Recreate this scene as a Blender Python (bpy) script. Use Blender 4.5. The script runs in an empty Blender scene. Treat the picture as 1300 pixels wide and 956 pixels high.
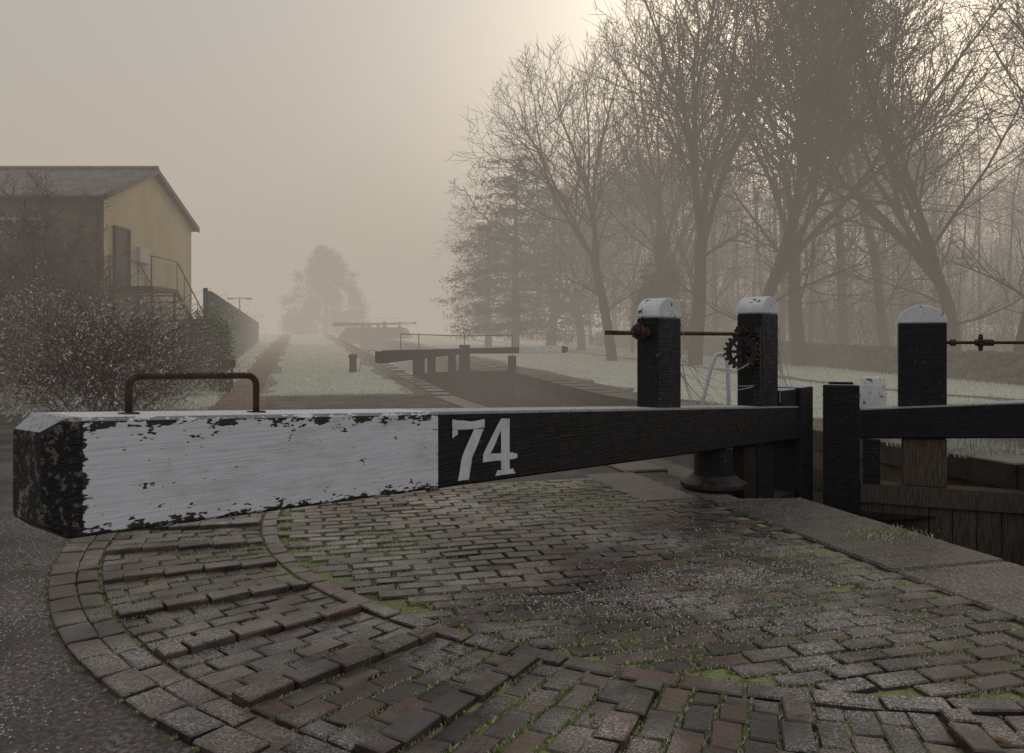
import bpy, math, random
import numpy as np
from mathutils import Vector, Matrix
R=random.Random(7)
sc=bpy.context.scene
sc.view_settings.view_transform='Standard'; sc.view_settings.look='None'; sc.view_settings.exposure=0
COL=sc.collection

# ------------------------------------------------------------ helpers
def mesh_obj(name, verts, faces, mats=None, mi=None, parent=None, smooth=False, loc=None, rotz=0):
    me=bpy.data.meshes.new(name+"_mesh")
    me.from_pydata(verts,[],faces)
    if mats:
        for m in (mats if isinstance(mats,(list,tuple)) else [mats]): me.materials.append(m)
    if mi is not None: me.polygons.foreach_set("material_index",mi)
    if smooth: me.polygons.foreach_set("use_smooth",[True]*len(me.polygons))
    me.update()
    o=bpy.data.objects.new(name,me); COL.objects.link(o)
    if loc: o.location=loc
    o.rotation_euler=(0,0,rotz)
    if parent: o.parent=parent
    return o
def empty(name,loc=(0,0,0),rotz=0):
    o=bpy.data.objects.new(name,None); COL.objects.link(o); o.location=loc; o.rotation_euler=(0,0,rotz); o.empty_display_size=.2
    return o
def inst(name,me,loc,rotz=0,scale=(1,1,1),parent=None):
    o=bpy.data.objects.new(name,me); COL.objects.link(o); o.location=loc; o.rotation_euler=(0,0,rotz); o.scale=scale
    if parent: o.parent=parent
    return o
def bevel(o,w=.01,seg=2):
    m=o.modifiers.new("bevel",'BEVEL'); m.width=w; m.segments=seg; m.limit_method='ANGLE'; return o
class MB:
    def __init__(s): s.v=[]; s.f=[]; s.m=[]
    def add(s,vs,fs,m=0):
        n=len(s.v); s.v+= [tuple(p) for p in vs]; s.f+=[tuple(i+n for i in f) for f in fs]; s.m+=[m]*len(fs)
    def box(s,x0,x1,y0,y1,z0,z1,m=0):
        s.add([(x0,y0,z0),(x1,y0,z0),(x1,y1,z0),(x0,y1,z0),(x0,y0,z1),(x1,y0,z1),(x1,y1,z1),(x0,y1,z1)],
              [(0,3,2,1),(4,5,6,7),(0,1,5,4),(1,2,6,5),(2,3,7,6),(3,0,4,7)],m)
    def prism(s,poly,y0,y1,m=0):
        n=len(poly)
        s.add([(x,y0,z) for x,z in poly]+[(x,y1,z) for x,z in poly],
              [tuple(range(n)),tuple(range(2*n-1,n-1,-1))]+[(i,i+n,(i+1)%n+n,(i+1)%n) for i in range(n)],m)
    def tube(s,pts,rad,n=8,m=0,cap=True):
        pts=[Vector(p) for p in pts]; k=len(pts)
        if not isinstance(rad,(list,tuple)): rad=[rad]*k
        vs=[];up=None
        for i in range(k):
            d=(pts[min(i+1,k-1)]-pts[max(i-1,0)])
            if d.length<1e-9: d=Vector((0,0,1))
            d.normalize()
            if up is None: up=d.orthogonal().normalized()
            a=(up-d*up.dot(d))
            a = a.normalized() if a.length>1e-4 else d.orthogonal().normalized()
            up=a; b=d.cross(a)
            for j in range(n):
                th=2*math.pi*j/n; q=pts[i]+(a*math.cos(th)+b*math.sin(th))*rad[i]; vs.append((q.x,q.y,q.z))
        fs=[(i*n+j,i*n+(j+1)%n,(i+1)*n+(j+1)%n,(i+1)*n+j) for i in range(k-1) for j in range(n)]
        if cap and n>3: fs+= [tuple(range(n-1,-1,-1)),tuple((k-1)*n+j for j in range(n))]
        s.add(vs,fs,m)
    def obj(s,name,mats,**k): return mesh_obj(name,s.v,s.f,mats,s.m,**k)

# ------------------------------------------------------------ materials
class NT:
    def __init__(s,name):
        s.m=bpy.data.materials.new(name); s.m.use_nodes=True; s.t=s.m.node_tree; s.n=s.t.nodes; s.l=s.t.links
        s.b=s.n["Principled BSDF"]; s.co=s.n.new("ShaderNodeTexCoord")
    def N(s,t,**k):
        n=s.n.new(t)
        for a,b in k.items(): setattr(n,a,b)
        return n
    def inp(s,node,i,v):
        if isinstance(v,bpy.types.NodeSocket): s.l.new(v,node.inputs[i])
        else: node.inputs[i].default_value=v
    def noise(s,scale=5,detail=6,rough=.6,vec=None,stretch=None,coord='Object',dist=0):
        v=vec or s.co.outputs[coord]
        if stretch:
            mp=s.N("ShaderNodeMapping"); mp.inputs['Scale'].default_value=stretch; s.l.new(v,mp.inputs[0]); v=mp.outputs[0]
        n=s.N("ShaderNodeTexNoise"); n.inputs['Scale'].default_value=scale; n.inputs['Detail'].default_value=min(detail,4)*.75; n.inputs['Roughness'].default_value=rough
        n.inputs['Distortion'].default_value=dist
        s.l.new(v,n.inputs['Vector']); return n.outputs['Fac']
    def ramp(s,fac,stops):
        r=s.N("ShaderNodeValToRGB"); e=r.color_ramp.elements
        while len(e)<len(stops): e.new(.5)
        for i,(p,c) in enumerate(stops):
            e[i].position=p
            e[i].color=(c,c,c,1) if isinstance(c,(int,float)) else (*c,1)
        s.l.new(fac,r.inputs[0]); return r.outputs[0]
    def mix(s,f,a,b,bt='MIX'):
        m=s.N("ShaderNodeMix",data_type='RGBA',blend_type=bt)
        s.inp(m,0,f)
        for i,v in ((6,a),(7,b)):
            if isinstance(v,tuple): v=(*v,1) if len(v)==3 else v
            s.inp(m,i,v)
        return m.outputs[2]
    def math(s,op,a,b=0.0,clamp=False):
        m=s.N("ShaderNodeMath",operation=op); m.use_clamp=clamp; s.inp(m,0,a); s.inp(m,1,b); return m.outputs[0]
    def up(s,lo=.3,hi=.9):
        g=s.N("ShaderNodeNewGeometry"); x=s.N("ShaderNodeSeparateXYZ"); s.l.new(g.outputs['Normal'],x.inputs[0])
        return s.ramp(x.outputs[2],[(lo,0.),(hi,1.)])
    def island(s):
        return s.N("ShaderNodeNewGeometry").outputs['Random Per Island']
    def bump(s,h,st=.5,dist=.01,prev=None):
        b=s.N("ShaderNodeBump"); b.inputs['Strength'].default_value=st; b.inputs['Distance'].default_value=dist; s.l.new(h,b.inputs['Height'])
        if prev: s.l.new(prev,b.inputs['Normal'])
        return b.outputs[0]
    def done(s,col,rough=.8,nrm=None,spec=.3,metal=0):
        s.inp(s.b,'Base Color',(*col,1) if isinstance(col,tuple) else col)
        s.inp(s.b,'Roughness',rough); s.inp(s.b,'Specular IOR Level',spec); s.inp(s.b,'Metallic',metal)
        if nrm: s.l.new(nrm,s.b.inputs['Normal'])
        return s.m

def simple(name,c1,c2,scale=6,rough=.8,bst=.4,bd=.01,stretch=None,frost=0,fs=40,spec=.3,island=False,fcol=(.72,.74,.76)):
    t=NT(name); a=t.noise(scale,8,.65,stretch=stretch)
    c=t.mix(t.ramp(a,[(.32,0.),(.68,1.)]),c1,c2)
    if island:
        c=t.mix(1.0,c,t.ramp(t.island(),[(0,.55),(1,1.35)]),'MULTIPLY')
    if frost:
        f=t.noise(fs,6,.7); g=t.ramp(f,[(.62-frost*.35,0.),(.75-frost*.3,1.)])
        f2=t.math('MULTIPLY',g,t.up(.2,.9)); c=t.mix(f2,c,fcol)
    nrm=None
    if bst>.15: nrm=t.bump(t.noise(scale*4,8,.7,stretch=stretch),bst,bd)
    return t.done(c,rough,nrm,spec)

def m_black(name="black_paint",worn=.0):
    t=NT(name); g=t.noise(3,8,.7,stretch=(1.2,30,30)); b=t.noise(14,6,.7)
    c=t.mix(t.ramp(g,[(.45,0.),(.8,1.)]),(.007,.007,.008),(.034,.029,.027))
    c=t.mix(t.ramp(t.noise(22,8,.75),[(.66-worn,0.),(.70-worn,1.)]),c,(.15,.12,.10))
    if worn:
        c=t.mix(t.ramp(t.noise(7,8,.8),[(.58,0.),(.66,.8)]),c,(.33,.31,.28))
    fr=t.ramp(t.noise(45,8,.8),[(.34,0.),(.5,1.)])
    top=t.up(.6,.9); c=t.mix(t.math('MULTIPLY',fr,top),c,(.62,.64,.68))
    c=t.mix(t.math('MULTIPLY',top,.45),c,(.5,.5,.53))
    n=t.bump(g,.9,.010); n=t.bump(b,.3+worn*3,.004+worn*.04,n)
    return t.done(c,t.ramp(b,[(.3,.42),(.7,.75)]),n,.35)
def m_white():
    t=NT("white_paint"); g=t.noise(2.5,8,.7,stretch=(1.0,26,26)); b=t.noise(5,8,.75,stretch=(.5,1,1.6))
    c=t.mix(t.ramp(g,[(.3,0.),(.75,1.)]),(.87,.89,.96),(.68,.70,.77))
    c=t.mix(t.ramp(b,[(.48,0.),(.75,.6)]),c,(.44,.43,.43))
    c=t.mix(t.ramp(t.noise(60,4,.8,stretch=(.3,1,2)),[(.60,0.),(.72,.6)]),c,(.30,.29,.28))
    x=t.N("ShaderNodeSeparateXYZ"); t.l.new(t.co.outputs['Object'],x.inputs[0])
    top=t.math('ADD',t.math('MULTIPLY',x.outputs[0],-.0555),1.03)
    bot=t.math('ADD',t.math('MULTIPLY',x.outputs[0],-.0424),.596)
    dt=t.math('SUBTRACT',top,x.outputs[2]); db=t.math('SUBTRACT',x.outputs[2],bot)
    dm=t.math('MINIMUM',dt,t.math('MULTIPLY',db,1.3)); dm=t.math('MINIMUM',dm,t.math('ADD',t.math('MULTIPLY',x.outputs[0],1.6),.012))
    e=t.ramp(t.math('MULTIPLY',dm,7.0),[(0.0,.27),(.35,.10),(1.,0.)])
    ch=t.math('ADD',t.noise(13,8,.85,stretch=(.5,1,1.3)),e)
    chip=t.ramp(ch,[(.672,0.),(.684,1.)])
    fl=t.ramp(t.noise(38,5,.7,stretch=(.6,1,1.4)),[(.66,0.),(.675,1.)])
    chip=t.math('MAXIMUM',chip,fl)
    wood=t.mix(g,(.02,.018,.016),(.08,.06,.045))
    c2=t.mix(chip,c,wood)
    topm=t.up(.6,.9); fr=t.ramp(t.noise(45,8,.8),[(.3,0.),(.45,1.)])
    c2=t.mix(t.math('MULTIPLY',fr,topm),c2,(.78,.8,.84))
    n=t.bump(g,.6,.006); inv=t.math('SUBTRACT',1.0,chip); n=t.bump(inv,.6,.003,n)
    return t.done(c2,.6,n,.3)
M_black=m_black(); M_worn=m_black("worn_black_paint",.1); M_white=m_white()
def m_cap():
    t=NT("white_cap_paint"); b=t.noise(12,8,.75); g=t.noise(4,8,.7)
    c=t.mix(t.ramp(g,[(.35,0.),(.7,1.)]),(.8,.81,.84),(.6,.61,.63))
    c=t.mix(t.ramp(b,[(.60,0.),(.63,1.)]),c,(.1,.09,.08))
    return t.done(c,.7,t.bump(b,.4,.004),.3)
M_cap=m_cap()
M_rust=simple("rusty_iron",(.035,.022,.018),(.10,.048,.03),18,.75,.6,.003,frost=.15,fs=60)
M_iron=simple("black_iron",(.012,.012,.013),(.05,.04,.035),12,.55,.5,.004)
M_wood=simple("weathered_wood",(.06,.045,.035),(.17,.13,.10),5,.85,.7,.008,stretch=(14,14,1.5))
M_darkwood=simple("dark_wet_wood",(.012,.011,.010),(.045,.036,.028),5,.6,.7,.008,stretch=(12,12,1.5))
M_galv=simple("pale_metal",(.55,.56,.57),(.72,.73,.74),12,.5,.1,.002)
M_digit=simple("number_paint",(.60,.63,.68),(.85,.87,.92),9,.6,.3,.002)
M_cob=simple("frosted_cobweb",(.55,.56,.58),(.75,.76,.78),30,.9,.1,.001)

def m_brick_pave():
    t=NT("paving_brick")
    pal=t.ramp(t.island(),[(0,(.022,.018,.018)),(.2,(.056,.042,.038)),(.4,(.090,.051,.042)),(.55,(.036,.032,.034)),(.72,(.115,.063,.049)),(.88,(.080,.068,.063)),(1,(.15,.082,.060))])
    a=t.noise(7,9,.72)
    c=t.mix(1.0,pal,t.ramp(a,[(.25,.4),(.75,1.8)]),'MULTIPLY')
    st=t.noise(1.6,6,.65); c=t.mix(t.ramp(st,[(.42,0.),(.62,.6)]),c,(.028,.024,.024))
    m=t.noise(3.1,6,.65); fine=t.noise(70,5,.7)
    g=t.math('MULTIPLY',t.ramp(m,[(.54,0.),(.66,1.)]),t.ramp(fine,[(.52,0.),(.62,1.)])); c=t.mix(g,c,(.15,.19,.055))
    dr=t.ramp(t.noise(1.1,5,.6),[(.47,0.),(.63,1.)]); sp=t.ramp(t.noise(110,4,.75),[(.50,0.),(.59,1.)])
    sp2=t.ramp(t.noise(240,3,.7),[(.62,0.),(.68,1.)])
    soft=t.math('MULTIPLY',dr,t.ramp(t.noise(14,4,.7),[(.45,0.),(.7,.4)]))
    f=t.math('MAXIMUM',t.math('MULTIPLY',dr,sp),t.math('MULTIPLY',sp2,.45)); f=t.math('MAXIMUM',f,soft); f=t.math('MULTIPLY',f,t.up(.3,.9))
    c=t.mix(f,c,(.58,.55,.53))
    n=t.bump(t.noise(25,9,.75),.6,.006)
    return t.done(c,t.ramp(a,[(.3,.20),(.7,.52)]),n,.55)
M_pave=m_brick_pave()
def m_moss():
    t=NT("mossy_joint"); a=t.noise(2.6,7,.65); f=t.noise(60,6,.75)
    c=t.mix(t.ramp(a,[(.40,0.),(.52,1.)]),(.035,.03,.025),(.20,.24,.06))
    c=t.mix(t.ramp(f,[(.35,0.),(.7,1.)]),c,(.38,.41,.25))
    c=t.mix(t.ramp(t.noise(5,6,.7),[(.52,0.),(.64,.85)]),c,(.04,.034,.03))
    return t.done(c,.95,t.bump(f,.8,.01),.1)
M_moss=m_moss()
def m_ground():
    t=NT("frosty_gravel"); a=t.noise(.8,8,.65); f=t.noise(40,8,.8)
    c=t.mix(t.ramp(a,[(.35,0.),(.65,1.)]),(.068,.050,.043),(.135,.10,.085))
    v=t.N("ShaderNodeTexVoronoi"); v.inputs['Scale'].default_value=75; t.l.new(t.co.outputs['Object'],v.inputs['Vector'])
    c=t.mix(.3,c,v.outputs['Color'],'OVERLAY'); 
    hs=t.N("ShaderNodeHueSaturation"); hs.inputs['Saturation'].default_value=.6; t.l.new(c,hs.inputs['Color']); c=hs.outputs[0]
    pm=t.ramp(t.noise(1.7,4,.6),[(.38,.25),(.62,1.)])
    c=t.mix(t.math('MULTIPLY',t.ramp(f,[(.45,0.),(.66,.65)]),pm),c,(.50,.46,.43))
    n=t.bump(v.outputs['Distance'],.5,.007)
    return t.done(c,.9,n,.2)
M_ground=m_ground()
def m_wallbrick(name,c1,c2,mort,scale=1.0,moss=.0):
    t=NT(name); g=t.N("ShaderNodeNewGeometry"); s=t.N("ShaderNodeSeparateXYZ"); t.l.new(g.outputs['Position'],s.inputs[0])
    cb=t.N("ShaderNodeCombineXYZ"); t.l.new(t.math('ADD',s.outputs[0],s.outputs[1]),cb.inputs[0]); t.l.new(s.outputs[2],cb.inputs[1])
    b=t.N("ShaderNodeTexBrick"); b.inputs['Scale'].default_value=scale; b.inputs['Brick Width'].default_value=.225; b.inputs['Row Height'].default_value=.075; b.inputs['Mortar Size'].default_value=.008
    b.inputs['Color1'].default_value=(*c1,1); b.inputs['Color2'].default_value=(*c2,1); b.inputs['Mortar'].default_value=(*mort,1)
    t.l.new(cb.outputs[0],b.inputs['Vector']); c=b.outputs['Color']
    c=t.mix(1.0,c,t.ramp(t.noise(3,8,.7),[(.25,.5),(.75,1.4)]),'MULTIPLY')
    if moss: c=t.mix(t.ramp(t.noise(2.2,7,.7),[(.6-moss*.3,0.),(.72-moss*.2,.8)]),c,(.06,.085,.02))
    return t.done(c,.85,t.bump(b.outputs['Fac'],-.5,.01),.3)
M_lockwall=m_wallbrick("lock_brick",(.11,.07,.058),(.17,.10,.075),(.08,.075,.07),moss=.35)
M_housebrick=m_wallbrick("house_brick",(.15,.09,.07),(.20,.12,.09),(.17,.15,.13))
M_stone=simple("coping_stone",(.040,.031,.027),(.105,.083,.070),3,.38,.6,.012,frost=.25,fs=70,island=True,fcol=(.45,.43,.41),spec=.5)
M_stone2=simple("wall_stone",(.06,.05,.042),(.17,.145,.12),5,.9,.8,.02,frost=.25,fs=15,island=True,fcol=(.4,.4,.36))
M_path=simple("leafy_dirt_path",(.13,.08,.058),(.23,.155,.12),3,.95,.6,.02,frost=.12,fs=20)
def m_grass(name,dark,light,frostc,fz):
    t=NT(name); a=t.noise(.9,6,.6); i=t.island()
    c=t.mix(t.ramp(a,[(.35,0.),(.65,1.)]),dark,light)
    c=t.mix(t.ramp(i,[(fz,0.),(min(1,fz+.3),1.)]),c,frostc)
    return t.done(c,.9,None,.15)
M_grassblade=m_grass("frosted_grass_blade",(.20,.25,.14),(.38,.42,.29),(.76,.79,.73),.04)
M_mossblade=m_grass("moss_blade",(.14,.18,.04),(.25,.30,.08),(.60,.62,.48),.42)
M_grasssheet=simple("frosted_turf",(.28,.33,.22),(.52,.56,.45),1.6,.95,.8,.03,frost=.5,fs=14,fcol=(.74,.77,.71))
M_bark=simple("bark",(.028,.020,.013),(.080,.057,.037),6,.95,.8,.02,stretch=(3,3,.7))
M_twig=simple("twig_bark",(.038,.023,.013),(.078,.049,.028),6,.95,.0,.01)
M_shrubtwig=simple("shrub_twig",(.065,.04,.036),(.17,.12,.11),6,.95,.0,.01)
def m_leaf(name,stops,rough=.85):
    t=NT(name); c=t.ramp(t.island(),stops); c=t.mix(1.0,c,t.ramp(t.noise(1.2,5,.6),[(.3,.6),(.7,1.35)]),'MULTIPLY')
    return t.done(c,rough,None,.15)
M_hedge=m_leaf("frosted_bramble_leaf",[(0,(.07,.042,.038)),(.22,(.17,.105,.094)),(.34,(.10,.09,.052)),(.5,(.33,.25,.24)),(.7,(.54,.48,.48)),(1,(.78,.74,.76))])
M_ivy=m_leaf("green_bush_leaf",[(0,(.03,.045,.018)),(.5,(.07,.10,.035)),(.8,(.14,.18,.08)),(1,(.42,.46,.37))])
M_yew=m_leaf("evergreen_leaf",[(0,(.012,.013,.008)),(.6,(.028,.027,.016)),(1,(.05,.05,.03))])
M_oak=m_leaf("misty_tree_leaf",[(0,(.03,.025,.018)),(.6,(.05,.042,.03)),(1,(.09,.075,.055))])
M_litter=m_leaf("undergrowth_leaf",[(0,(.025,.016,.009)),(.5,(.06,.038,.021)),(1,(.11,.07,.038))])
M_fallen=m_leaf("fallen_leaf",[(0,(.12,.065,.03)),(.5,(.19,.10,.045)),(1,(.26,.17,.09))])
M_frostcr=simple("frost_crumb",(.50,.48,.46),(.72,.71,.70),20,.8,.0,.001)
def m_water():
    t=NT("canal_water"); a=t.noise(3,3,.5); return t.done((.012,.013,.011),.06,t.bump(a,.06,.02),.5)
M_water=m_water()
M_render=simple("cream_render",(.42,.35,.22),(.53,.45,.29),.9,.9,.2,.01)
def m_roof():
    t=NT("roof_tile"); g=t.N("ShaderNodeNewGeometry"); s=t.N("ShaderNodeSeparateXYZ"); t.l.new(g.outputs['Position'],s.inputs[0])
    cb=t.N("ShaderNodeCombineXYZ"); t.l.new(s.outputs[0],cb.inputs[0]); t.l.new(s.outputs[1],cb.inputs[1])
    b=t.N("ShaderNodeTexBrick"); b.inputs['Scale'].default_value=1; b.inputs['Brick Width'].default_value=.33; b.inputs['Row Height'].default_value=.27; b.inputs['Mortar Size'].default_value=.02
    b.inputs['Color1'].default_value=(.10,.095,.092,1); b.inputs['Color2'].default_value=(.15,.14,.135,1); b.inputs['Mortar'].default_value=(.04,.04,.04,1)
    t.l.new(cb.outputs[0],b.inputs['Vector'])
    c=t.mix(t.ramp(t.noise(1.5,6,.7),[(.45,0.),(.7,.5)]),b.outputs['Color'],(.28,.28,.29))
    return t.done(c,.8,t.bump(b.outputs['Fac'],-.6,.02),.3)
M_roof=m_roof()
M_glass=NT("window_glass").done((.02,.024,.028),.12,None,.6)
M_frame=simple("window_frame",(.35,.34,.32),(.45,.44,.42),4,.6,.1,.002)
M_green=simple("green_paint",(.02,.045,.035),(.035,.065,.05),4,.6,.3,.004)

# ------------------------------------------------------------ canal frame
HX,HY=1.78,7.0
U=(-.261,.965); V=(.965,.261); CANG=math.atan2(.261,.965)
def ST(s,t): return (HX+U[0]*s+V[0]*t, HY+U[1]*s+V[1]*t)
def st_of(x,y):
    dx,dy=x-HX,y-HY; return dx*U[0]+dy*U[1], dx*V[0]+dy*V[1]
def hz(s,t): return .03*min(max(s-12,0),74)+.05*min(max(t-18,0),20)+.02*min(max(-t-14,0),20)
def gz(x,y): return hz(*st_of(x,y))
def tl(s): return .42 if s<-.5 else 0.
def tr(s): return 3.32 if s<-.5 else 3.75

ss=[-60,-30,-15,-8,-5,-3,-2,-1,-.55,-.45]+[0,1,2,3,4,6,8,10,12]+list(range(16,87,5))+[86,120,200,400]
ss=sorted(set(ss))
tL=[-300,-120,-60,-34,-14,-10,-7,-5,-3,-1.5]; tR=[5,7,10,14,18,24,30,38,60,120,300]
verts=[];faces=[];mi=[]
nc=len(tL)+1+2+1+len(tR)
for s in ss:
    a,b=tl(s),tr(s)
    for t in tL+[a]: x,y=ST(s,t); verts.append((x,y,hz(s,t)))
    for t in (a,b): x,y=ST(s,t); verts.append((x,y,-3.2))
    for t in [b]+tR: x,y=ST(s,t); verts.append((x,y,hz(s,t)))
for i in range(len(ss)-1):
    for j in range(nc-1):
        a=i*nc+j; faces.append((a,a+1,a+nc+1,a+nc)); mi.append(1 if len(tL)<=j<len(tL)+3 else 0)
mesh_obj("ground",verts,faces,[M_ground,M_lockwall],mi)
def quad_st(name,s0,s1,t0,t1,z,mat,parent=None):
    return mesh_obj(name,[(*ST(s0,t0),z),(*ST(s0,t1),z),(*ST(s1,t1),z),(*ST(s1,t0),z)],[(0,1,2,3)],mat,parent=parent)
W=empty("canal_water")
quad_st("chamber_water",.6,20.4,.001,3.749,-.55,M_water,W)
quad_st("tail_water",-60,-.6,.421,3.319,-2.3,M_water,W)
quad_st("upper_pound_water",21.3,400,.001,3.749,.08,M_water,W)

def strip(name,s0,s1,t0,t1,mat,z=.006,ds=1.,wob=.12):
    rr=random.Random(len(name)*31+int(s0))
    n=max(1,int((s1-s0)/ds)); v=[];f=[]
    cuts=sorted(set([s0+(s1-s0)*i/n for i in range(n+1)]+[c for c in (12.,86.) if s0<c<s1]))
    for s in cuts:
        for k,t in ((0,t0),(1,t1)):
            tt=t+rr.uniform(-wob,wob); v.append((*ST(s,tt),hz(s,tt)+z))
    for i in range(len(cuts)-1): f.append((2*i,2*i+1,2*i+3,2*i+2))
    return mesh_obj(name,v,f,mat)
def blades(name,gen,n,h0,h1,w,mat,parent=None,seed=1,lean=.5):
    rr=np.random.RandomState(seed); v=np.zeros((n*3,3)); 
    P=np.array([gen(rr) for _ in range(n)])
    a=rr.rand(n)*6.283; h=h0+(h1-h0)*rr.rand(n)**1.5; ww=w*(.6+.8*rr.rand(n))
    dx=np.cos(a)*ww;dy=np.sin(a)*ww; b=rr.rand(n)*6.283; l=lean*h*rr.rand(n)
    v[0::3]=P-np.stack([dx,dy,0*dx],1); v[1::3]=P+np.stack([dx,dy,0*dx],1); v[2::3]=P+np.stack([np.cos(b)*l,np.sin(b)*l,h],1)
    return mesh_obj(name,v.tolist(),[(3*i,3*i+1,3*i+2) for i in range(n)],mat,parent=parent)
def gen_st(s0,s1,t0,t1,z=.004,pw=1.):
    def g(rr):
        s=s0+(s1-s0)*rr.rand()**pw; t=t0+(t1-t0)*rr.rand(); x,y=ST(s,t); return (x,y,hz(s,t)+z)
    return g
def grass(name,s0,s1,t0,t1,n,h=(.02,.07),seed=1,wob=.2):
    g=empty(name); s=strip("turf",s0,s1,t0,t1,M_grasssheet,.008,1.,wob); s.parent=g
    blades("blades",gen_st(s0-.15,min(s1,50),t0-.15,t1+.15,pw=1.6),n,h[0],h[1],.008,M_grassblade,parent=g,seed=seed)
grass("grass_verge",13.2,85,-4.3,-.95,42000,(.015,.06),1)
grass("grass_verge",10,85,-8.6,-5.4,22000,(.02,.09),2)
grass("grass_bank",4.5,85,5.0,11.5,45000,(.02,.08),3,.35)
grass("grass_bank",4,85,12.3,17.2,18000,(.03,.13),4,.3)
strip("footpath",9,85,-5.45,-4.25,M_path,.004,.8,.10)
strip("towpath",13,85,-.95,-.45,M_path,.004,.8,.06)

# ------------------------------------------------------------ paving bricks
class Bricks(MB):
    def brick(s,cx,cy,ang,l,w,z0,h,m=0,tilt=.003,ch=.006):
        ca,sa=math.cos(ang),math.sin(ang); vs=[]; tx=R.uniform(-tilt,tilt); ty=R.uniform(-tilt,tilt)
        for k,(ins,z) in enumerate(((0,z0),(0,h-ch),(ch,h))):
            for (a,b) in ((-1,-1),(1,-1),(1,1),(-1,1)):
                x=a*(l/2-ins)+(R.uniform(-.003,.003) if k else 0); y=b*(w/2-ins)+(R.uniform(-.003,.003) if k else 0)
                zz=z+(a*tx+b*ty if k else 0)
                vs.append((cx+x*ca-y*sa,cy+x*sa+y*ca,zz))
        fs=[(8,9,10,11)]
        for q in (0,4):
            for j in range(4): fs.append((q+j,q+(j+1)%4,q+4+(j+1)%4,q+4+j))
        s.add(vs,fs,m)
def und(x,y): return .006*math.sin(x*2.1+1)*math.sin(y*1.7)+.003*math.sin(x*5.3+y*4.1)
AX,AY=2.0,6.6
RI,RO=3.86,4.95
def ppt(r,a): return AX+r*math.cos(a),AY+r*math.sin(a)
main=Bricks()
row=0; s=-7.5
while s<.75:
    off=(.1125 if row%2 else 0)+R.uniform(-.012,.012)
    t=-6.0+off
    while t<-.40:
        sj=s+.03*math.sin(t*1.3)
        x,y=ST(sj,t); r=math.hypot(x-AX,y-AY)
        if r<RI-.12 and math.hypot(x-HX,y-HY)>.36 and y>1.0:
            if R.random()>.004:
                main.brick(x,y,CANG+R.uniform(-.014,.014),.212*R.uniform(.96,1.01),.099*R.uniform(.95,1.02),.001,.018+und(x,y)+R.uniform(-.003,.003))
        t+=.2275
    s+=.1135; row+=1
A0,A1=math.radians(188),math.radians(292)
for rad,hh,wd in ((RI-.005,.024,.10),(RO+.06,.026,.125),(RO-.06,.020,.10)):
    n=int((A1-A0)*rad/.23)
    for i in range(n):
        a=A0+(A1-A0)*(i+(.5 if wd>.1 else .2))/n; x,y=ppt(rad,a)
        if st_of(x,y)[1]<-.4: main.brick(x,y,a+math.pi/2+R.uniform(-.015,.015),.219,wd,.001,hh+und(x,y)+R.uniform(-.003,.003))
DA=.0262
a=A0; k=0
r0=RI+.06; r1=RO-.125; L=(r1-r0)/4.5
while a<A1:
    kick=(k%5==0)
    lens=[L]*4+[L*.5] if k%2 else [L*.5]+[L]*4
    rr_=r0
    for l in lens:
        rm=rr_+l/2; rr_+=l
        aa=a-(rm-RI)*.02; x,y=ppt(rm,aa)
        if st_of(x,y)[1]<-.4:
            main.brick(x,y,aa+R.uniform(-.012,.012),l-.010,rm*DA*(.92 if not kick else .9),.001,(.042 if kick else .016)+und(x,y)+R.uniform(-.002,.003))
    a+=DA; k+=1
pav=empty("brick_pavement")
main.obj("bricks",M_pave,parent=pav)
pts=[]
for i in range(61):
    a=math.radians(150)+math.radians(150)*i/60; x,y=ppt(RO+.12,a); s_,t_=st_of(x,y); t_=min(t_,-.36)
    if s_>.78: s_=.78
    pts.append((*ST(s_,t_),.004))
poly=[(*ST(.78,-.36),.004)]+pts
mesh_obj("joint_bed",poly,[(0,i,i+1) for i in range(1,len(poly)-1)],M_moss,parent=pav)
def mossgen(rr):
    while True:
        x=-2.9+5.4*rr.rand(); y=2.2+5.6*rr.rand()
        s_,t_=st_of(x,y)
        if t_>-.4 or s_>.7: continue
        r=math.hypot(x-AX,y-AY)
        n=math.sin(x*2.3+.7)*math.cos(y*1.9+x)+.5*math.sin(x*5+y*4)+.35*math.sin(9*x-7*y)
        if n<-.25+ .7*(rr.rand()-.5): continue
        if r<RI-.1:
            if rr.rand()<.72:
                k=round((s_+7.5)/.1135-.5)+.5; s2=-7.5+k*.1135+.03*math.sin(t_*1.3)+rr.normal()*.0045
                x,y=ST(s2,t_)
            else:
                k=round((s_+7.5)/.1135); o_=.1125 if k%2 else 0
                t2=-6+o_+.11375+round((t_+6-o_-.11375)/.2275)*.2275+rr.normal()*.005; x,y=ST(-7.5+k*.1135+.04*(rr.rand()*2-1),t2)
        elif r<RO+.15:
            a=math.atan2(y-AY,x-AX)%(2*math.pi); k=round((a-A0)/DA-.5)+.5; a=A0+k*DA-(r-RI)*.02+rr.normal()*.0010
            x,y=ppt(r,a)
        else: continue
        if math.hypot(x-HX,y-HY)<.4: continue
        return (x,y,.009)
blades("moss_tufts",mossgen,75000,.008,.016,.0038,M_mossblade,parent=pav,seed=4,lean=1.0)
cr=MB(); g=np.random.RandomState(3)
def crumb(x,y,z,r):
    o=[(0,0,1),(0.9,0,-.3),(-.45,.8,-.3),(-.45,-.8,-.3)]; a=g.rand()*6.28; ca,sa=math.cos(a),math.sin(a)
    cr.add([(x+(p[0]*ca-p[1]*sa)*r,y+(p[0]*sa+p[1]*ca)*r,z+p[2]*r*.6+r*.15) for p in o],[(0,1,2),(0,2,3),(0,3,1)])
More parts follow.
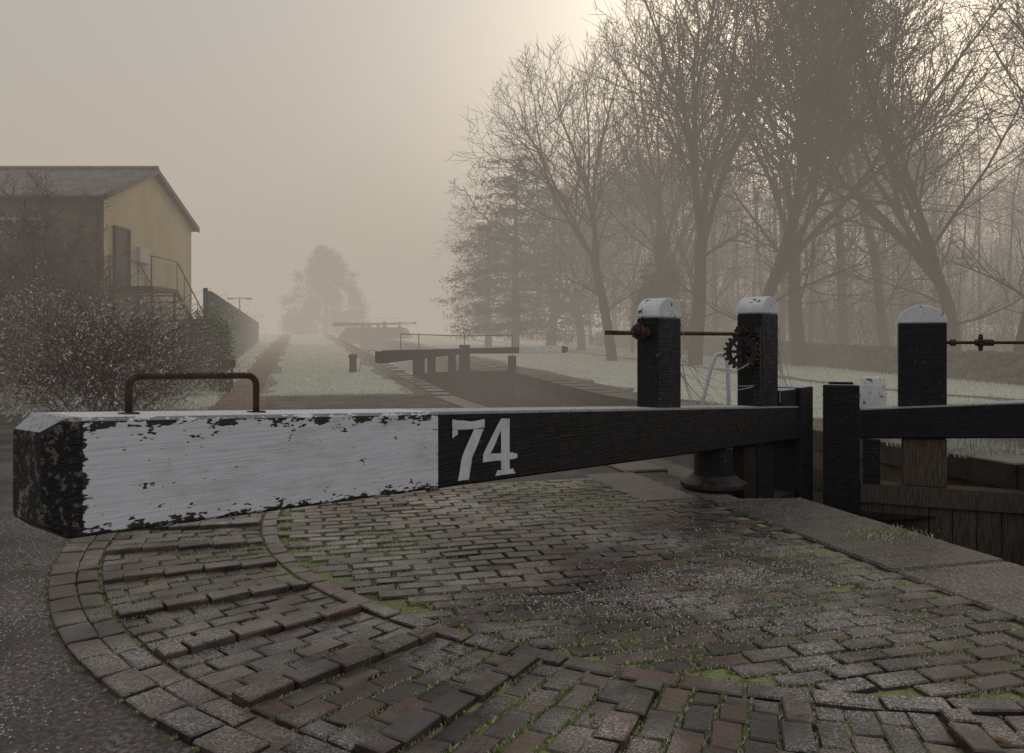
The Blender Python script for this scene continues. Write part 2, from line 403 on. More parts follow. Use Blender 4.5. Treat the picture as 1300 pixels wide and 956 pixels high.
for (cx,cy,sx,sy,n,zz) in ((1.2,4.35,.38,.11,2600,.019),(.55,3.9,.4,.12,1900,.019),(1.5,3.6,.5,.12,1500,.019),(.2,3.2,.6,.25,700,.019),(-2.4,3.3,.3,.8,2200,.001),(-2.9,4.6,.4,.8,1800,.001),(-1.9,2.6,.25,.3,900,.001),(1.3,5.3,.7,.3,900,.019),(1.5,4.6,.35,.5,900,.019)):
    for i in range(n):
        x=cx+g.normal()*sx; y=cy+g.normal()*sy; r=math.hypot(x-AX,y-AY)
        if zz<.01 and r<RO+.14: continue
        if zz>.01 and r>RI-.15: continue
        if st_of(x,y)[1]>-.4: continue
        crumb(x,y,zz+und(x,y)*(zz>.01),.002+.005*g.rand()**2)
cr.obj("frost_crumbs",M_frostcr,parent=pav)
lf=MB()
for i in range(250):
    if i<22: x,y=-3+5*g.rand(),2.4+4*g.rand(); z=.025
    else:
        s_=9+30*g.rand(); t_=-5.6+1.6*g.rand(); x,y=ST(s_,t_); z=hz(s_,t_)+.02
    if st_of(x,y)[1]>-.3: continue
    a=g.rand()*6.28; l=.018+.018*g.rand()
    P=[(1,0,0),(.3,.55,.25),(-.8,.15,0),(-.8,-.15,.05),(.3,-.55,.2)]
    lf.add([(x+l*(p[0]*math.cos(a)-p[1]*math.sin(a)),y+l*(p[0]*math.sin(a)+p[1]*math.cos(a)),z+p[2]*l) for p in P],[(0,1,2),(0,2,3),(0,3,4)])
lf.obj("fallen_leaves",M_fallen)

def coping(name,s0,s1,t0,t1,step=1.1,h=.03):
    b=Bricks(); s=s0
    while s<s1-.05:
        l=min(step*R.uniform(.85,1.15),s1-s); 
        if s1-(s+l)<.3: l=s1-s
        x,y=ST(s+l/2,(t0+t1)/2); b.brick(x,y,CANG,abs(t1-t0)*R.uniform(.985,1.0),l-.012,-.25+hz(s,0),hz(s+l/2,0)+h+R.uniform(-.004,.006),tilt=.002,ch=.015)
        s+=l
    return b.obj(name,M_stone)
coping("lock_coping",-14,-.62,-.33,.46,1.25,.026)
coping("lock_coping",.95,20.6,-.42,.04,1.0,.03)
coping("lock_coping",.3,20.6,3.71,4.35,1.0,.03)
coping("lock_coping",-14,-.62,3.28,3.95,1.2,.03)
coping("lock_coping",21.4,60,-.35,.04,1.6,.03)
coping("lock_coping",21.4,60,3.71,4.15,1.6,.03)
q=Bricks(); q.brick(*ST(.2,-.62),CANG,.5,1.35,-.2,.030,tilt=.001,ch=.02); q.obj("quoin_stone",M_stone)

# ------------------------------------------------------------ near lock gate, left leaf
BA=math.atan2(.761,.648)
gate=empty("lock_gate",(-1.548,2.84,0),BA)
topz=lambda L:1.03-.0555*L
botz=lambda L:.596-.0424*L
def beam(name,secs,mats,parent,wfun,tz,bz,c=.014):
    v=[];f=[];mi=[]
    for (L,ins,skew,m) in secs:
        y0,y1=ins,wfun(L)-ins; z0,z1=bz(L)+ins,tz(L)-ins
        P=[(y0+c,z0),(y1-c,z0),(y1,z0+c),(y1,z1-c),(y1-c,z1),(y0+c,z1),(y0,z1-c),(y0,z0+c)]
        for (y,z) in P: v.append((L-skew*(y/.34),y,z))
    n=len(secs)
    for i in range(n-1):
        for j in range(8):
            a=i*8+j;b=i*8+(j+1)%8; f.append((a,a+8,b+8,b)); mi.append(secs[i][3])
    f.append(tuple(range(8))); mi.append(secs[0][3]); f.append(tuple((n-1)*8+j for j in range(7,-1,-1))); mi.append(secs[-1][3])
    o=mesh_obj(name,v,f,mats,mi,parent=parent); return o
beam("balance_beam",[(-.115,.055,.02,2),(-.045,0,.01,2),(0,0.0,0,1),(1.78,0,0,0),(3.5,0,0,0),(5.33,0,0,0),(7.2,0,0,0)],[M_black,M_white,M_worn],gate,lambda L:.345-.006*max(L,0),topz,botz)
def digit(name,polys,x0,x1,parent):
    b=MB()
    for P in polys:
        Q=[]
        n=len(P)
        for i in range(n):
            (xa,za),(xb,zb)=P[i],P[(i+1)%n]
            for k in range(4):
                u=k/4; j=0 if k==0 else .008
                Q.append((xa+(xb-xa)*u+R.uniform(-j,j),za+(zb-za)*u+R.uniform(-j,j)))
        vs=[]
        for (a,z) in Q:
            L=x0+(x1-x0)*a; vs.append((L,-.0035,botz(L)+.03+z*(topz(L)-botz(L)-.075)))
        b.add(vs,[tuple(range(len(vs)))])
    return b.obj(name,M_digit,parent=parent)
digit("number_seven",[[(0,.84),(.16,.84),(.62,.84),(1,.86),(1,1),(.55,.965),(.08,1),(0,1)],[(0,.70),(.16,.76),(.16,.838),(0,.838)],[(.66,.838),(.98,.84),(.60,.36),(.50,0),(.16,0),(.30,.40)]],1.885,2.145,gate)
digit("number_four",[[(.54,.10),(.80,.10),(.80,1.0),(.54,1.0)],[(.537,1.0),(.537,.80),(.22,.395),(0,.395)],[(0,.26),(.537,.26),(.537,.39),(0,.39)],[(.803,.26),(1.04,.28),(1.04,.36),(.803,.39)],[(.36,0),(.98,0),(.92,.095),(.42,.095)]],2.13,2.42,gate)
hb=MB()
pts=[]
x0_,x1_=.235,.80; rc=.045; zt0=topz(x0_)-.03; zt1=topz(x1_)-.03; H=1.165
pts.append((x0_,.165,zt0)); pts.append((x0_,.165,H-rc))
for i in range(1,6): a=math.pi/2*i/6; pts.append((x0_+rc*(1-math.cos(a)),.165,H-rc+rc*math.sin(a)))
pts.append((x0_+rc,.165,H)); pts.append((x1_-rc,.165,H-.012))
for i in range(1,6): a=math.pi/2*i/6; pts.append((x1_-rc+rc*math.sin(a),.165,H-.012-rc+rc*math.cos(a)))
pts.append((x1_,.165,H-.012-rc)); pts.append((x1_,.165,zt1))
hb.tube(pts,.0145,10)
for xx in (x0_,x1_): hb.box(xx-.03,xx+.03,.135,.195,topz(xx)-.003,topz(xx)+.006)
hb.obj("hand_rail",M_rust,parent=gate,smooth=True)

def arch(a,zb,zt,x,n=14):
    h=min(a*.36,(zt-zb)); P=[(x-a/2,zb),(x+a/2,zb)]
    for i in range(n+1):
        th=math.pi*i/n; P.append((x+a/2*math.cos(th),zt-h+h*math.sin(th)))
    return P
def post(parent,x,yc,a,b,zbot,ztop,cap,name="paddle_post",mat=None):
    m=MB(); m.box(x-a/2,x+a/2,yc-b/2,yc+b/2,zbot,ztop-cap)
    o=m.obj(name,mat or M_black,parent=parent); bevel(o,.012)
    c=MB(); c.prism(arch(a+.008,ztop-cap+.0005,ztop,x),yc-b/2-.004,yc+b/2+.004)
    o=c.obj(name+"_cap",M_cap,parent=parent); bevel(o,.012)
post(gate,4.37,.15,.37,.19,topz(4.37)-.05,1.655,.16)
post(gate,6.28,.15,.40,.25,topz(6.28)-.05,1.75,.17)
def gear(name,L,y,z,r,parent,n=16,th=.03,mat=None):
    b=MB(); v=[];f=[]
    P=[]
    for i in range(n):
        for k,(da,rr_) in enumerate(((0,r*.84),(.25,r*.84),(.35,r),(.7,r),(.8,r*.84))):
            a=2*math.pi*(i+da)/n; P.append((math.cos(a)*rr_,math.sin(a)*rr_))
    ri=r*.62; m=len(P)
    for xx in (-th/2,th/2):
        v+=[(L+xx,y+p[0],z+p[1]) for p in P]; v+=[(L+xx,y+ri*math.cos(2*math.pi*i/m),z+ri*math.sin(2*math.pi*i/m)) for i in range(m)]
    for i in range(m):
        j=(i+1)%m
        f+= [(i,i+m,j+m,j),(2*m+i,2*m+j,3*m+j,3*m+i),(i,j,2*m+j,2*m+i),(m+i,3*m+i,3*m+j,m+j)]
    b.add(v,f)
    for i in range(4):
        a=math.pi*i/4; b.tube([(L,y-ri*math.cos(a),z-ri*math.sin(a)),(L,y+ri*math.cos(a),z+ri*math.sin(a))],.014,6)
    b.tube([(L-.05,y,z),(L+.12,y,z)],.035,10)
    return b.obj(name,mat or M_iron,parent=parent)
rd=MB(); rd.tube([(3.70,.15,1.372),(6.60,.15,1.385)],.017,10); rd.tube([(3.62,.15,1.372),(3.72,.15,1.372)],.022,4)
for L in (4.37,6.28): rd.tube([(L-.25,.15,1.378),(L-.19,.15,1.378)],.04,12); rd.tube([(L+.19,.15,1.378),(L+.24,.15,1.378)],.035,12)
rd.obj("winding_rod",M_rust,parent=gate)
gear("ratchet_wheel",4.05,.15,1.385,.06,gate,12,.025,M_rust)
pw=MB(); pw.tube([(4.05,.11,1.49),(4.10,.12,1.45),(4.17,.12,1.44)],.012,6); pw.obj("pawl",M_iron,parent=gate)
gear("cog_wheel",5.88,.14,1.215,.175,gate,20,.035); gear("pinion_wheel",5.88,.15,1.40,.06,gate,10,.04)
rk=MB(); rk.box(5.97,6.01,.0,.05,.72,1.45)
for i in range(16): rk.box(5.94,5.9695,.005,.045,.76+i*.042,.78+i*.042)
rk.obj("rack_bar",M_iron,parent=gate)
hp=MB(); hp.tube([(5.36,.17,-2.9),(5.36,.17,botz(5.36)-.0)],.17,16); hp.obj("heel_post",M_black,parent=gate)
cl=MB(); cl.tube([(5.36,.17,.028),(5.36,.17,.06),(5.36,.17,.10),(5.36,.17,.13)],[.29,.29,.22,.19],24); cl.obj("collar",M_iron,parent=gate)
for (a_,b_,z0,z1,nm,mt) in ((5.75,6.02,-.3,botz(6)-.003,"stanchion",M_darkwood),(6.05,6.45,-.28,botz(6.3)-.003,"stanchion_board",M_black)):
    m=MB(); m.box(a_,b_,.05,.28,z0,z1); bevel(m.obj(nm,mt,parent=gate),.01)
m=MB(); m.box(6.97,7.33,-.02,.34,-3.0,.84); o=m.obj("mitre_post",M_black,parent=gate); bevel(o,.02)
m=MB(); m.box(6.55,6.965,.02,.30,topz(6.8)+.002,.825); bevel(m.obj("head_block",M_black,parent=gate),.015)
lb=MB(); lb.box(5.54,6.965,.04,.30,-.45,-.24)
lb.box(5.54,6.965,.04,.30,-1.6,-1.4)
for i in range(6): lb.box(5.54+i*.236,5.54+i*.236+.23,.08,.2,-3.0,-.453)
bevel(lb.obj("leaf_boards",M_darkwood,parent=gate),.006)

# right leaf
RAng=math.atan2(-.391,.921)
gr=empty("lock_gate",(3.78,8.6,0),RAng)
rt=lambda L:.575+.078*L; rb=lambda L:.25+.05*L
beam("balance_beam",[(.02,0,0,0),(1.5,0,0,0),(3.5,0,0,0),(5.6,0,0,1),(7.3,0,0,0),(7.36,0,0,0),(7.42,.05,0,0)],[M_black,M_cap],gr,lambda L:.32,rt,rb)
post(gr,.63,.16,.46,.19,rt(.63)-.05,1.70,.19)
m=MB(); m.box(.44,.86,.06,.26,-.24,rb(.6)-.003); bevel(m.obj("stanchion",M_wood,parent=gr),.015)
m=MB(); m.box(-.36,.015,-.02,.34,-3.0,.84); bevel(m.obj("mitre_post",M_black,parent=gr),.02)
m=MB(); m.box(-.30,-.05,.0,.3,.842,.87); bevel(m.obj("mitre_cap",M_black,parent=gr),.01)
hp=MB(); hp.tube([(1.78,.17,-3),(1.78,.17,rb(1.9)-.0)],.19,16); hp.obj("heel_post",M_wood,parent=gr)
lb=MB(); lb.box(.018,1.6,.04,.30,-.45,-.24); lb.box(.018,1.6,.04,.30,-1.6,-1.4)
for i in range(7): lb.box(.02+i*.224,.02+i*.224+.218,.08,.2,-3.0,-.453)
bevel(lb.obj("leaf_boards",M_wood,parent=gr),.006)
m=MB(); m.box(.05,.22,.03,.13,-.235,.24); m.obj("strap",M_black,parent=gr)
rd=MB(); rd.tube([(.8,.16,1.30),(2.9,.16,1.30)],.017,10)
for L in (.9,1.25,1.6): rd.tube([(L,.16,1.3),(L+.05,.16,1.3)],.036,12)
rd.obj("winding_rod",M_rust,parent=gr)
gear("ratchet_wheel",1.18,.16,1.30,.09,gr,12,.03,M_rust)
post(gr,2.75,.16,.42,.19,rt(2.75)-.05,1.70,.19)
bo=MB()
for L in (5.15,5.5,6.7,6.95): bo.tube([(L,-.006,(topz(L)+botz(L))/2),(L,.01,(topz(L)+botz(L))/2)],.022,8)
bo.obj("bolts",M_rust,parent=gate)
cw=MB(); r2=random.Random(9)
def cat(a,b,sag,n=12,r=.0035):
    a=Vector(a);b=Vector(b); cw.tube([a.lerp(b,i/n)+Vector((0,0,-sag*4*(i/n)*(1-i/n))) for i in range(n+1)],r,4)
for i in range(8):
    L0=4.57; cat((L0,.04+r2.uniform(0,.06),r2.uniform(1.05,1.5)),(r2.uniform(4.7,5.4),.0+r2.uniform(-.1,.1),r2.uniform(.76,.8)),r2.uniform(.02,.12),r=.0028)
for i in range(3): cat((4.57,.05,r2.uniform(1.0,1.3)),(6.08,.05,r2.uniform(.9,1.2)),r2.uniform(.08,.2),r=.0028)
for i in range(6):
    cat((6.49,.06,r2.uniform(1.0,1.6)),(r2.uniform(6.6,6.9),.05,r2.uniform(.83,.86)),r2.uniform(.0,.06),r=.0028)
cat((6.50,.02,1.60),(6.51,.02,.70),0,r=.0028)
cw.obj("frosted_cobweb",M_cob,parent=gate)

b=MB(); b.tube([(0,0,-.05),(0,0,.35),(0,0,.70),(0,0,.80),(0,0,.83)],[.19,.18,.17,.15,.09],9); o=b.obj("lock_bollard",M_cap,loc=(5.04,11.0,0)); 
def hoop(loc,rot,h,w,r=.02):
    b=MB(); P=[(-w,0,-.05),(-w*.75,0,h*.5),(-w*.2,0,h*.88)]
    for i in range(7): a=math.pi*(1-i/6); P.append((w*.35+w*.42*math.cos(a),0,h*.92+h*.08*math.sin(a)))
    P+=[(w*.85,0,h*.6),(w*.85,0,-.05)]
    b.tube(P,r,8); b.obj("grab_rail",M_galv,loc=loc,rotz=rot,smooth=True)
hoop((2.42,9.4,0),.1,1.17,.20,.024)
hoop((-5.0,27.5,.25),0,.8,.35,.03)

def far_gate(name,heel,left_end,mitre,right_end,z):
    g=empty(name)
    def bm(p,q,t0,b0,t1,b1,w,mats,split=None):
        p=Vector((*p,0));q=Vector((*q,0)); L=(q-p).length; ang=math.atan2(q.y-p.y,q.x-p.x)
        if split=='end': secs=[(0,0,0,0),(L*.55,0,0,1),(L*.96,0,0,0),(L,.03,0,0)]
        else: secs=[(0,.04,0,0),(.08,0,0,0),(L,0,0,0)]
        o=beam("balance_beam",secs,mats,g,lambda x:w,lambda x:z+t0+(t1-t0)*x/L,lambda x:z+b0+(b1-b0)*x/L)
        o.location=(p.x,p.y,0); o.rotation_euler=(0,0,ang)
    bm(left_end,mitre,.84,.44,.86,.66,.3,[M_black,M_cap],'start')
    bm(mitre,right_end,.86,.66,.96,.70,.3,[M_black,M_cap],'end')
    def vpost(x,y,w,z0,z1,mat=M_black,nm="post"):
        m=MB(); m.box(x-w/2,x+w/2,y-w/2,y+w/2,z0,z1); m.obj(nm,mat,parent=g)
    vpost(*heel,.36,z-3,z+.6,nm="heel_post"); vpost(mitre[0],mitre[1]+.05,.36,z-3,z+.98,nm="mitre_post")
    rh=(mitre[0]+(right_end[0]-mitre[0])*.48,mitre[1]+.25+(right_end[1]-mitre[1])*.5); vpost(*rh,.3,z-3,z+.6,nm="heel_post")
    for k in (.25,.7):
        x=heel[0]+(mitre[0]-heel[0])*k; y=heel[1]+(mitre[1]-heel[1])*k; vpost(x,y+.2,.26,z-.5,z+.85,nm="paddle_post")
    for (p,q) in ((heel,mitre),(mitre,rh)):
        m=MB(); n=Vector((q[1]-p[1],-(q[0]-p[0]),0)).normalized()*.08
        m.add([(p[0]+n.x,p[1]+n.y,z-3),(q[0]+n.x,q[1]+n.y,z-3),(q[0]-n.x,q[1]-n.y,z-3),(p[0]-n.x,p[1]-n.y,z-3),(p[0]+n.x,p[1]+n.y,z+.05),(q[0]+n.x,q[1]+n.y,z+.05),(q[0]-n.x,q[1]-n.y,z+.05),(p[0]-n.x,p[1]-n.y,z+.05)],
              [(0,3,2,1),(4,5,6,7),(0,1,5,4),(1,2,6,5),(2,3,7,6),(3,0,4,7)]); m.obj("leaf_boards",M_darkwood,parent=g)
    m=MB(); m.tube([(heel[0]-.6,heel[1],z+1.35),(mitre[0],mitre[1],z+1.3),(rh[0],rh[1],z+1.33)],.015,6)
    for p in ((heel[0]-.6,heel[1]),heel,mitre,rh): m.tube([(p[0],p[1],z+.5),(p[0],p[1],z+1.34)],.014,6)
    m.obj("hand_rail",M_iron,parent=g)
far_gate("lock_gate",(-3.1,26.2),(-3.85,23.4),(-1.7,28.2),(1.85,27.0),.24)
far_gate("lock_gate",(-14.2,75),(-16.5,73),(-12.3,76),(-9.2,75),2.35)
m=MB(); m.add([(-16.8,74,1.2),(-9.4,74,1.2),(-9.4,78,1.2),(-16.8,78,1.2),(-15.6,74.3,2.75),(-10.4,74.3,2.75),(-10.4,78,2.75),(-15.6,78,2.75)],[(0,1,5,4),(1,2,6,5),(2,3,7,6),(3,0,4,7),(4,5,6,7)]); m.obj("lock_abutment",M_lockwall)
b=MB(); b.tube([(0,0,-.1),(0,0,.5),(0,0,.52),(0,0,.62),(0,0,.66)],[.13,.12,.15,.15,.1],12); b.obj("mooring_bollard",M_iron,loc=(-5.45,27,.25))

# ------------------------------------------------------------ dry stone wall & timber fence
w=Bricks(); rs=random.Random(11)
for k in range(6):
    s=5.0+rs.uniform(0,.3); rowh=.135
    while s<47:
        l=rs.uniform(.22,.55); h=rowh*rs.uniform(.86,1.0); x,y=ST(s+l/2,17.4+rs.uniform(-.035,.035)); z=hz(s,17.4)+k*rowh
        w.brick(x,y,CANG+math.pi/2+rs.uniform(-.03,.03),l*.97,.42,z-.02,z+h,tilt=.006,ch=.022); s+=l
s=5.0
while s<47:
    l=rs.uniform(.12,.22); x,y=ST(s+l/2,17.4); z=hz(s,17.4)+6*.135; w.brick(x,y,CANG+math.pi/2+rs.uniform(-.1,.1),l*.9,.45,z-.02,z+rs.uniform(.12,.2),tilt=.015,ch=.03); s+=l
w.obj("dry_stone_wall",M_stone2)
f=MB()
for i in range(13):
    s=48+i*1.5; x,y=ST(s,16.2); z=hz(s,16.2); f.box(x-.06,x+.06,y-.06,y+.06,z-.2,z+1.15)
for hh in (.35,.7,1.05):
    p=ST(48,16.14);q=ST(66,16.14); f.tube([(p[0],p[1],hz(48,16)+hh),(q[0],q[1],hz(66,16)+hh)],.05,4)
f.obj("post_and_rail_fence",M_wood)

# ------------------------------------------------------------ house
hs=empty("rendered_house",(-11.4,22,0))
zb=-.2; ez=5.45; rz=6.75; X0=-26.
m=MB(); 
m.add([(0,0,zb),(0,6,zb),(0,6,ez),(0,3,rz-.12),(0,0,ez)],[(0,1,2,3,4)])
m.obj("gable_wall",M_render,parent=hs)
m=MB(); m.box(X0,-.003,0.,5.997,zb,ez-.02); m.obj("brick_walls",M_housebrick,parent=hs)
m=MB()
ov=.25; RX=.16
def slope(y0,z0,y1,z1,t=.12):
    m.add([(X0,y0,z0),(RX,y0,z0),(RX,y1,z1),(X0,y1,z1),(X0,y0,z0-t),(RX,y0,z0-t),(RX,y1,z1-t),(X0,y1,z1-t)],[(0,1,2,3),(7,6,5,4),(0,4,5,1),(1,5,6,2),(2,6,7,3),(3,7,4,0)])
sl=(rz-ez)/3
slope(-ov,ez-ov*sl+.05,2.999,rz+.05); slope(6+ov,ez-ov*sl+.05,3.001,rz+.05)
m.obj("roof",M_roof,parent=hs)
m=MB(); m.tube([(X0,3,rz+.07),(RX+.01,3,rz+.07)],.09,8); m.obj("ridge_tiles",M_roof,parent=hs)
m=MB(); m.tube([(X0,-ov-.06,ez-ov*sl-.05),(.1,-ov-.06,ez-ov*sl-.05)],.07,8); m.tube([(-.12,-.08,ez-.2),(-.12,-.08,zb)],.04,8); m.obj("gutter",M_iron,parent=hs)
m=MB()
for y0,y1,za,zc_ in ((-ov-.02,3,ez-ov*sl-.10,rz-.1),(6+ov+.02,3,ez-ov*sl-.10,rz-.1)):
    a_=RX+.002
    m.add([(a_,y0,za),(a_,y1,zc_),(a_,y1,zc_+.17),(a_,y0,za+.17),(a_+.03,y0,za),(a_+.03,y1,zc_),(a_+.03,y1,zc_+.17),(a_+.03,y0,za+.17)],[(0,1,2,3),(4,5,6,7),(0,1,5,4),(2,3,7,6)])
m.obj("barge_boards",M_darkwood,parent=hs)
def window(x,z,w,h,nx=2):
    m=MB(); m.box(x,x+w,-.02,.01,z,z+h); m.obj("window_glass",M_glass,parent=hs)
    m=MB()
    for k in range(nx+1): xx=x+w*k/nx; m.box(xx-.04,xx+.04,-.06,-.022,z-.04,z+h+.04)
    for zz in (z,z+h*.68,z+h): m.box(x-.04,x+w+.04,-.075,-.0605,zz-.035,zz+.035)
    m.box(x-.12,x+w+.12,-.12,-.0755,z-.12,z-.05); m.obj("window_frame",M_frame,parent=hs)
for i in range(7):
    window(-3.2-i*3.1,3.6,1.5,1.15); window(-3.2-i*3.1,.9,1.5,1.3)
m=MB(); m.box(.002,.06,.55,1.3,2.95,4.5); m.obj("door",M_darkwood,parent=hs)
m=MB(); 
for (a_,b_,c_,d_) in ((.48,.55,2.95,4.58),(1.3,1.37,2.95,4.58)): m.box(.003,.10,a_,b_,c_,d_)
m.box(.003,.10,.48,1.37,4.582,4.65); m.obj("door_frame",M_darkwood,parent=hs)
m=MB(); m.box(.003,.12,1.9,2.6,3.75,4.2); m.obj("meter_box",M_frame,parent=hs)
st=MB(); st.box(.02,1.3,.2,1.9,2.78,2.9)
n=15
for i in range(n):
    y=1.9+i*.26; z=2.75-i*.185; st.box(.1,1.2,y,y+.27,z-.04,z)
for xx in (.06,1.24):
    st.tube([(xx,1.9,2.8),(xx,1.9+n*.26,2.8-n*.185)],.07,4); st.tube([(xx,.2,3.75),(xx,1.9,3.75),(xx,1.9+n*.26,3.7-n*.185)],.02,6)
    for i in range(0,n+1,2): y=1.9+i*.26; z=2.8-i*.185; st.tube([(xx,y,z),(xx,y,z+.92)],.014,5)
    st.tube([(xx,.2,2.85),(xx,.2,3.75)],.02,5)
for xx in (.1,1.2): st.tube([(xx,.3,-.1),(xx,.3,2.8)],.05,6); st.tube([(xx,1.8,-.1),(xx,1.8,2.8)],.05,6)
st.obj("outside_stair",M_green,parent=hs)

f=MB(); p0=Vector((-8.9,23,0)); p1=Vector((-19.4,60,0)); n=110
for i in range(n):
    a=p0.lerp(p1,i/n); z=gz(a.x,a.y)
    f.box(a.x-.02,a.x+.02,a.y,a.y+.335,z-.2,2.82)
for i in range(0,n,9): a=p0.lerp(p1,i/n); f.box(a.x-.12,a.x-.021,a.y,a.y+.1,-.1,2.9)
f.obj("green_panel_fence",M_green)
b=MB(); b.box(-.45,.45,-.18,.18,.42,.47); b.box(-.36,-.27,-.15,.15,-.1,.418); b.box(.27,.36,-.15,.15,-.1,.418); b.box(-.45,.45,.19,.23,.6,.8); b.box(-.36,-.3,.185,.225,.1,.598); b.box(.3,.36,.185,.225,.1,.598)
bevel(b.obj("park_bench",M_darkwood,loc=(-7.35,19.6,gz(-7.35,19.6)),rotz=-.6),.01)
b=MB(); b.tube([(0,0,0),(0,0,5.0)],[.09,.05],8); b.tube([(-.6,0,5.0),(0,0,5.05),(.6,0,5.0)],.035,6); b.box(-.9,-.5,-.12,.12,4.93,5.06); b.box(.5,.9,-.12,.12,4.93,5.06)
b.obj("street_lamp",M_iron,loc=(-20.4,59,-.4))

# ------------------------------------------------------------ trees
def rot_dir(d,ang,az):
    a=d.orthogonal().normalized(); b=d.cross(a); return (d*math.cos(ang)+(a*math.cos(az)+b*math.sin(az))*math.sin(ang)).normalized()
def bare_tree(name,seed,H=16,r0=.26,fork=.28,nl=5,spread=(10,30),kids=(10,8,6),twigr=.010,ang=(28,52),trop=.10,wander=.12,shortn=.62):
    rr=random.Random(seed); mb=MB()
    def br(p,d,L,r,lev):
        n=(6,7,4,3,2)[lev]; pts=[p.copy()]; rad=[r]; ds=[d.copy()]
        rend=r*(.72,.18,.25,.4,.6)[lev]
        for i in range(n):
            w_=wander*(.5,1,1.3,1.6,1.8)[lev]
            d=(d+Vector((rr.gauss(0,w_),rr.gauss(0,w_),rr.gauss(0,w_*.7)+trop*(0,.6,1,.9,.5)[lev]))).normalized()
            p=p+d*(L/n); pts.append(p.copy()); rad.append(r+(rend-r)*(i+1)/n); ds.append(d.copy())
        mb.tube(pts,rad,(9,7,5,3,3)[lev],m=0 if lev<2 else 1,cap=False)
        if lev==4: return
        if lev==0: 
            for k in range(nl):
                q=pts[-1] if k<3 else pts[-2]
                a=math.radians(rr.uniform(*spread)); br(q,rot_dir(ds[-1],a,6.283*k/nl+rr.uniform(-.4,.4)),H*(1-fork)*rr.uniform(.8,1.05),rad[-1]*rr.uniform(.5,.72),1)
            for k in range(4):
                i=rr.randint(2,n-1); br(pts[i],rot_dir(ds[i],math.radians(rr.uniform(50,75)),rr.random()*6.28),H*.2*rr.uniform(.7,1.2),.05,2)
            return
        kn=kids[lev-1]
        for k in range(kn):
            t=.12+.88*(k+rr.random())/kn; f_=t*n; i=min(int(f_),n-1); q=pts[i].lerp(pts[i+1],f_-i); rl=rad[i]
            ll={1:H*.36*(1.12-.75*t),2:L*shortn*(1.15-.6*t),3:L*.62*(1.1-.4*t)}[lev]*rr.uniform(.7,1.15)
            rc={1:min(rl*.55,.07),2:min(rl*.6,.026),3:twigr}[lev]
            br(q,rot_dir(ds[i+1],math.radians(rr.uniform(*ang)),k*2.4+rr.uniform(-.6,.6)),ll,max(rc,twigr),lev+1)
    br(Vector((0,0,-.3)),Vector((rr.gauss(0,.03),rr.gauss(0,.03),1)).normalized(),H*fork,r0,0)
    me=bpy.data.meshes.new(name); me.from_pydata(mb.v,[],mb.f); me.materials.append(M_bark); me.materials.append(M_twig)
    me.polygons.foreach_set("material_index",mb.m); me.update(); return me
T=[bare_tree("bare_tree_a",1,16,.27,.30,5,(6,20),(11,8,6)),
   bare_tree("bare_tree_b",2,17,.25,.22,6,(6,22),(10,8,6)),
   bare_tree("bare_tree_c",3,15,.24,.34,5,(12,34),(10,8,6)),
   bare_tree("bare_tree_d",4,17,.20,.40,4,(6,16),(11,8,5)),
   bare_tree("bare_tree_e",5,14,.28,.22,7,(20,55),(10,8,7),ang=(32,62),trop=.02,wander=.15)]
TL=[bare_tree("wood_tree_a",11,15,.16,.42,3,(6,20),(7,5,4),twigr=.018),bare_tree("wood_tree_b",12,14,.14,.35,4,(8,24),(7,5,4),twigr=.018)]
def place(name,me,px,d,sc_=1,rz=0,parent=None):
    x=px*d; return inst(name,me,(x,d,gz(x,d)-.1),rz,(sc_,sc_,sc_),parent)
for (k,d,i,s_,rz_) in ((.128,36,2,1.05,.3),(.232,33,0,1.2,1.0),(.315,31,1,1.15,2.0),(.365,33,0,1.2,4.1),(.475,34,3,1.1,.8),(.56,30,1,1.12,5.0),(.64,27,2,1.12,3.3),(.42,37,3,1.15,2.5),(.18,42,1,1.02,.5)):
    place("bare_tree",T[i],k,d,s_,rz_)
for (k,d,s_,rz_) in ((.045,50,.95,2.),(.09,48,1.02,4.)):
    place("bare_tree",T[4],k,d,s_,rz_)
wd=empty("woodland")
rw=random.Random(21)
for i in range(50):
    k=rw.uniform(.08,.85); d=rw.uniform(42,75)
    if k<.14: d=max(d,58)
    place("woodland_tree",TL[i%2],k,d,rw.uniform(.75,1.05),rw.uniform(0,6.28),wd)
b=MB()
for i in range(110):
    k=rw.uniform(.10,.75); d=rw.uniform(37,58); x=k*d
    if st_of(x,d)[1]<19: continue
    z=gz(x,d)-.2; h=rw.uniform(7,14); r=rw.uniform(.04,.13); lx,ly=rw.gauss(0,.6),rw.gauss(0,.6)
    b.tube([(x,d,z),(x+lx*.3,d+ly*.3,z+h*.35),(x+lx*.5+rw.gauss(0,.15),d+ly*.5,z+h*.7),(x+lx,d+ly,z+h)],[r,r*.8,r*.55,r*.15],5,cap=False)
b.obj("young_trunks",M_bark,parent=wd)

